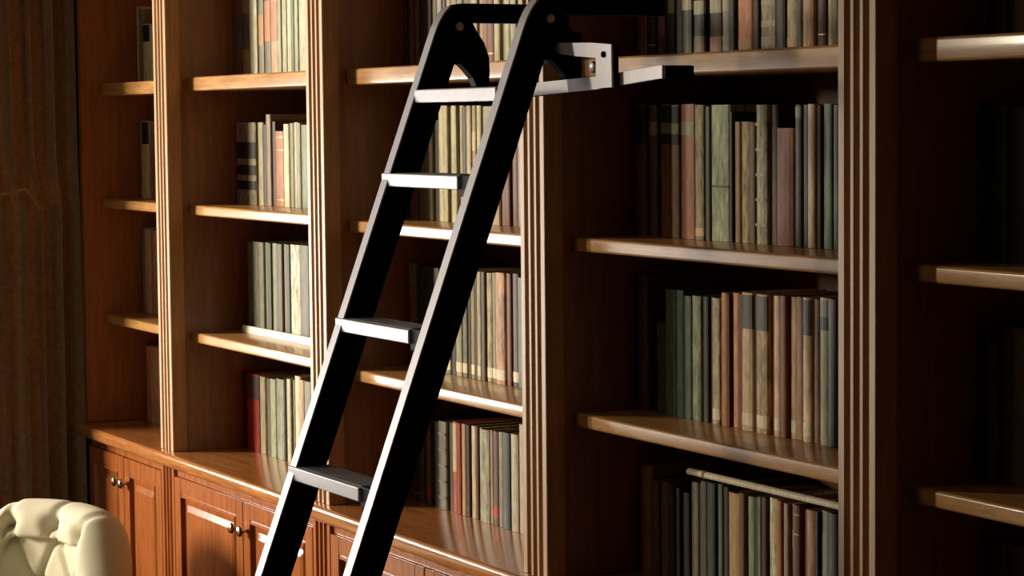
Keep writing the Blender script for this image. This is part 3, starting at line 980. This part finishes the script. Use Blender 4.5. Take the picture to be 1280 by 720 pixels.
for j in range(len(zs) - 1):
    bm.faces.new((V[j][0], V[j + 1][0], V2[j + 1][0], V2[j][0]))
    bm.faces.new((V[j][NU], V2[j][NU], V2[j + 1][NU], V[j + 1][NU]))
bmesh.ops.translate(bm, verts=bm.verts[:], vec=Vector((-XCU, 0.15, -0.03)))
obj('drape', bm, CURT, ct, True, angle=None)
tp = []
for px, py in ((-30, 246), (0, 243), (12, 241), (24, 238), (32, 236), (40, 246), (50, 262)):
    q = on_x(px, py, XCU + 0.055)
    tp.append((0.055, q.y + 0.15, q.z - 0.03))
obj('tieback', tube(NB(), tp, 0.006, 8), CORD, ct, True)['label'] = 'thin pale cord tying the curtain back'
bm = tube(NB(), [(0.0, -0.8, 3.39), (0.0, 0.14, 3.39)], 0.014, 12)
obj('curtain_rod', bm, DLEG, ct, True)

# ------------------------------------------------------------------ armchair
CH = Vector((0.265, -0.68, 0.0))
ch = thing('armchair', 'cream button-tufted armchair in the lower left corner by the cabinets', 'armchair', CH, math.radians(20))
SEAT_W, BACK_H = 0.40, 0.735
# back: swept around a horseshoe, height falling off towards the arms
NUu, NVv = 150, 90


def horse(u):
    """plan curve of the back's centre line, u in -1..1; chair faces -Y"""
    a = u * math.radians(104)
    rx, ry = 0.415, 0.37
    return Vector((rx * math.sin(a), ry * math.cos(a) - 0.02)), Vector((math.sin(a) / rx, math.cos(a) / ry)).normalized()


def height(u):
    au = abs(u)
    t = min(1.0, max(0.0, (au - 0.24) / 0.5))
    t = t * t * (3 - 2 * t)
    return BACK_H - 0.012 * (au / 0.34) ** 2 * (1 if au < 0.34 else 0) - 0.012 * (au >= 0.34) - 0.26 * t


BU = 0.27                  # button spacing along the curve (in u)
RH = 0.17                  # row spacing in metres


def tuft(u, s):
    """s: metres down the inner face from the top of the roll; returns sink depth in metres"""
    d = 0.0
    for r in range(0, 5):
        srow = 0.105 + r * RH
        o = (r % 2) * 0.5
        k = round(u / BU - o)
        for kk in (k - 1, k, k + 1):
            uu = (kk + o) * BU
            if abs(uu) > 0.95: continue
            dx, dy = (u - uu) * 0.62, s - srow
            d += 0.045 * math.exp(-(dx * dx + dy * dy) / (0.032 ** 2))
            # folds running from this button to the two below it
            for sg in (-1, 1):
                ex, ey = sg * BU * 0.5 * 0.62, RH
                L2 = ex * ex + ey * ey
                t = (dx * ex + dy * ey) / L2
                if -0.05 < t < 1.05:
                    qx, qy = dx - ex * t, dy - ey * t
                    d += 0.013 * math.exp(-(qx * qx + qy * qy) / (0.010 ** 2)) * (1 if 0 <= t <= 1 else 0.5)
            if r == 0 and dy < 0:
                # pleat running up over the roll
                d += 0.017 * math.exp(-(dx * dx) / (0.013 ** 2)) * max(0.0, min(1.0, 1 + dy / 0.20))
    return min(d, 0.06)


bm = NB()
R = 0.078
grid = []
for i in range(NUu + 1):
    u = -1 + 2 * i / NUu
    c, nrm = horse(u)
    H = height(u)
    col = []
    # profile: inner face bottom -> up -> roll -> outer face bottom
    prof = []
    nI, nR, nO = 44, 30, 14
    zi0 = 0.30
    zr = H - R
    for k in range(nI):
        t = k / nI
        zz = zi0 + (zr - 0.02 - zi0) * t
        lean = 0.03 * (zz - zi0)
        prof.append((-0.055 + lean, zz, -1.0, 0.12, (zr - zz) + R * 1.2))
    for k in range(nR + 1):
        a = math.radians(200 - 250 * k / nR)
        prof.append((R * 1.05 * math.cos(a) + 0.008, zr + R * math.sin(a), math.cos(a), math.sin(a), R * math.radians(max(0, 90 - (a * 180 / pi - 90)) if False else 0) + R * (a - pi / 2)))
    for k in range(1, nO + 1):
        t = k / nO
        zz = zr - 0.04 + (0.16 - zr + 0.04) * t
        prof.append((0.042, zz, 1.0, 0.0, -0.5))
    for (off_, zz, nx, nz, s_) in prof:
        if s_ > -0.16:
            d = tuft(u, s_ if s_ > 0 else s_)
            if s_ < 0: d *= max(0.0, 1 + s_ / 0.16)
        else:
            d = 0.0
        o2 = off_ - nx * d
        z2 = zz - nz * d
        p = c + nrm * o2
        col.append(bm.verts.new((p.x, p.y, z2)))
    grid.append(col)
for i in range(NUu):
    for j in range(len(grid[0]) - 1):
        bm.faces.new((grid[i][j], grid[i + 1][j], grid[i + 1][j + 1], grid[i][j + 1]))
    bm.faces.new((grid[i][0], grid[i][-1], grid[i + 1][-1], grid[i + 1][0]))
bm.faces.new(grid[0])
bm.faces.new(grid[-1][::-1])
bk = obj('backrest', bm, CREAM, ch, True, angle=None)
# buttons
for r in range(0, 3):
    srow = 0.115 + r * RH
    o = (r % 2) * 0.5
    for kk in range(-6, 6):
        uu = (kk + o) * BU
        if abs(uu) > 0.9: continue
        c, nrm = horse(uu)
        zz = height(uu) - R - (srow - R * 1.2)
        p = c + nrm * (-0.055 + 0.03 * (zz - 0.3) + 0.028)
        b2 = NB()
        bmesh.ops.create_uvsphere(b2, u_segments=12, v_segments=8, radius=0.011)
        obj('button', b2, CREAM, bk, True, loc=(p.x, p.y, zz), angle=None)
# seat, cushion, legs
def rounded_slab(w, y0, y1, z0, z1, n=28, bul=0.02):
    bm = NB()
    box(bm, -w, w, y0, y1, z0, z1, min(0.03, (z1 - z0) * 0.3), 4)
    return bm
obj('seat_base', rounded_slab(0.33, -0.36, 0.27, 0.16, 0.31), CREAM, ch, True)
obj('seat_cushion', rounded_slab(0.30, -0.38, 0.24, 0.312, 0.45), CREAM, ch, True)
for sx in (-1, 1):
    for yy in (-0.29, 0.22):
        obj('leg', lathe(NB(), [(0.013, 0.0), (0.016, 0.02), (0.02, 0.06), (0.024, 0.11), (0.027, 0.16)], 16, (sx * 0.26, yy, 0.0)), DLEG, ch, True)

# ------------------------------------------------------------------ light
def area(name, loc, rot, sx, sy, power, col):
    l = bpy.data.lights.new(name, 'AREA')
    l.shape = 'RECTANGLE'
    l.size, l.size_y = sx, sy
    l.energy = power
    l.color = col
    o = bpy.data.objects.new(name, l)
    C.objects.link(o)
    o.location = loc
    o.rotation_euler = rot
    return o


tgt = Vector((1.9, 0.1, 1.35))
dirl = Vector((-0.64, -0.75, 0.20)).normalized()
lp = tgt + dirl * 13.0
area('low_sun_through_haze', lp, dirl.to_track_quat('Z', 'Y').to_euler(), 2.4, 2.4, 3500, (1.0, 0.87, 0.67))
area('edge_highlight_fill', (-2.1, -1.55, 1.2), (0, math.radians(-90), 0), 1.1, 1.5, 140, (1.0, 0.95, 0.86))  # added panel outside the window, puts pale highlights on shelf edges and ladder
area('room_fill_light', (1.7, -4.2, 3.4), Vector((-0.1, -0.85, 0.5)).to_track_quat('Z', 'Y').to_euler(), 1.2, 1.2, 18, (1.0, 0.82, 0.58))  # added fill light without a fixture, lifts the shaded book rows
w = bpy.data.worlds.new('world')
bpy.context.scene.world = w
w.use_nodes = True
w.node_tree.nodes['Background'].inputs['Color'].default_value = (1.0, 0.93, 0.84, 1)
w.node_tree.nodes['Background'].inputs['Strength'].default_value = 1.0
vs = bpy.context.scene.view_settings
vs.view_transform = 'Standard'
vs.look = 'None'
vs.gamma = 1.0
vs.use_curve_mapping = False
vs.exposure = 0.0
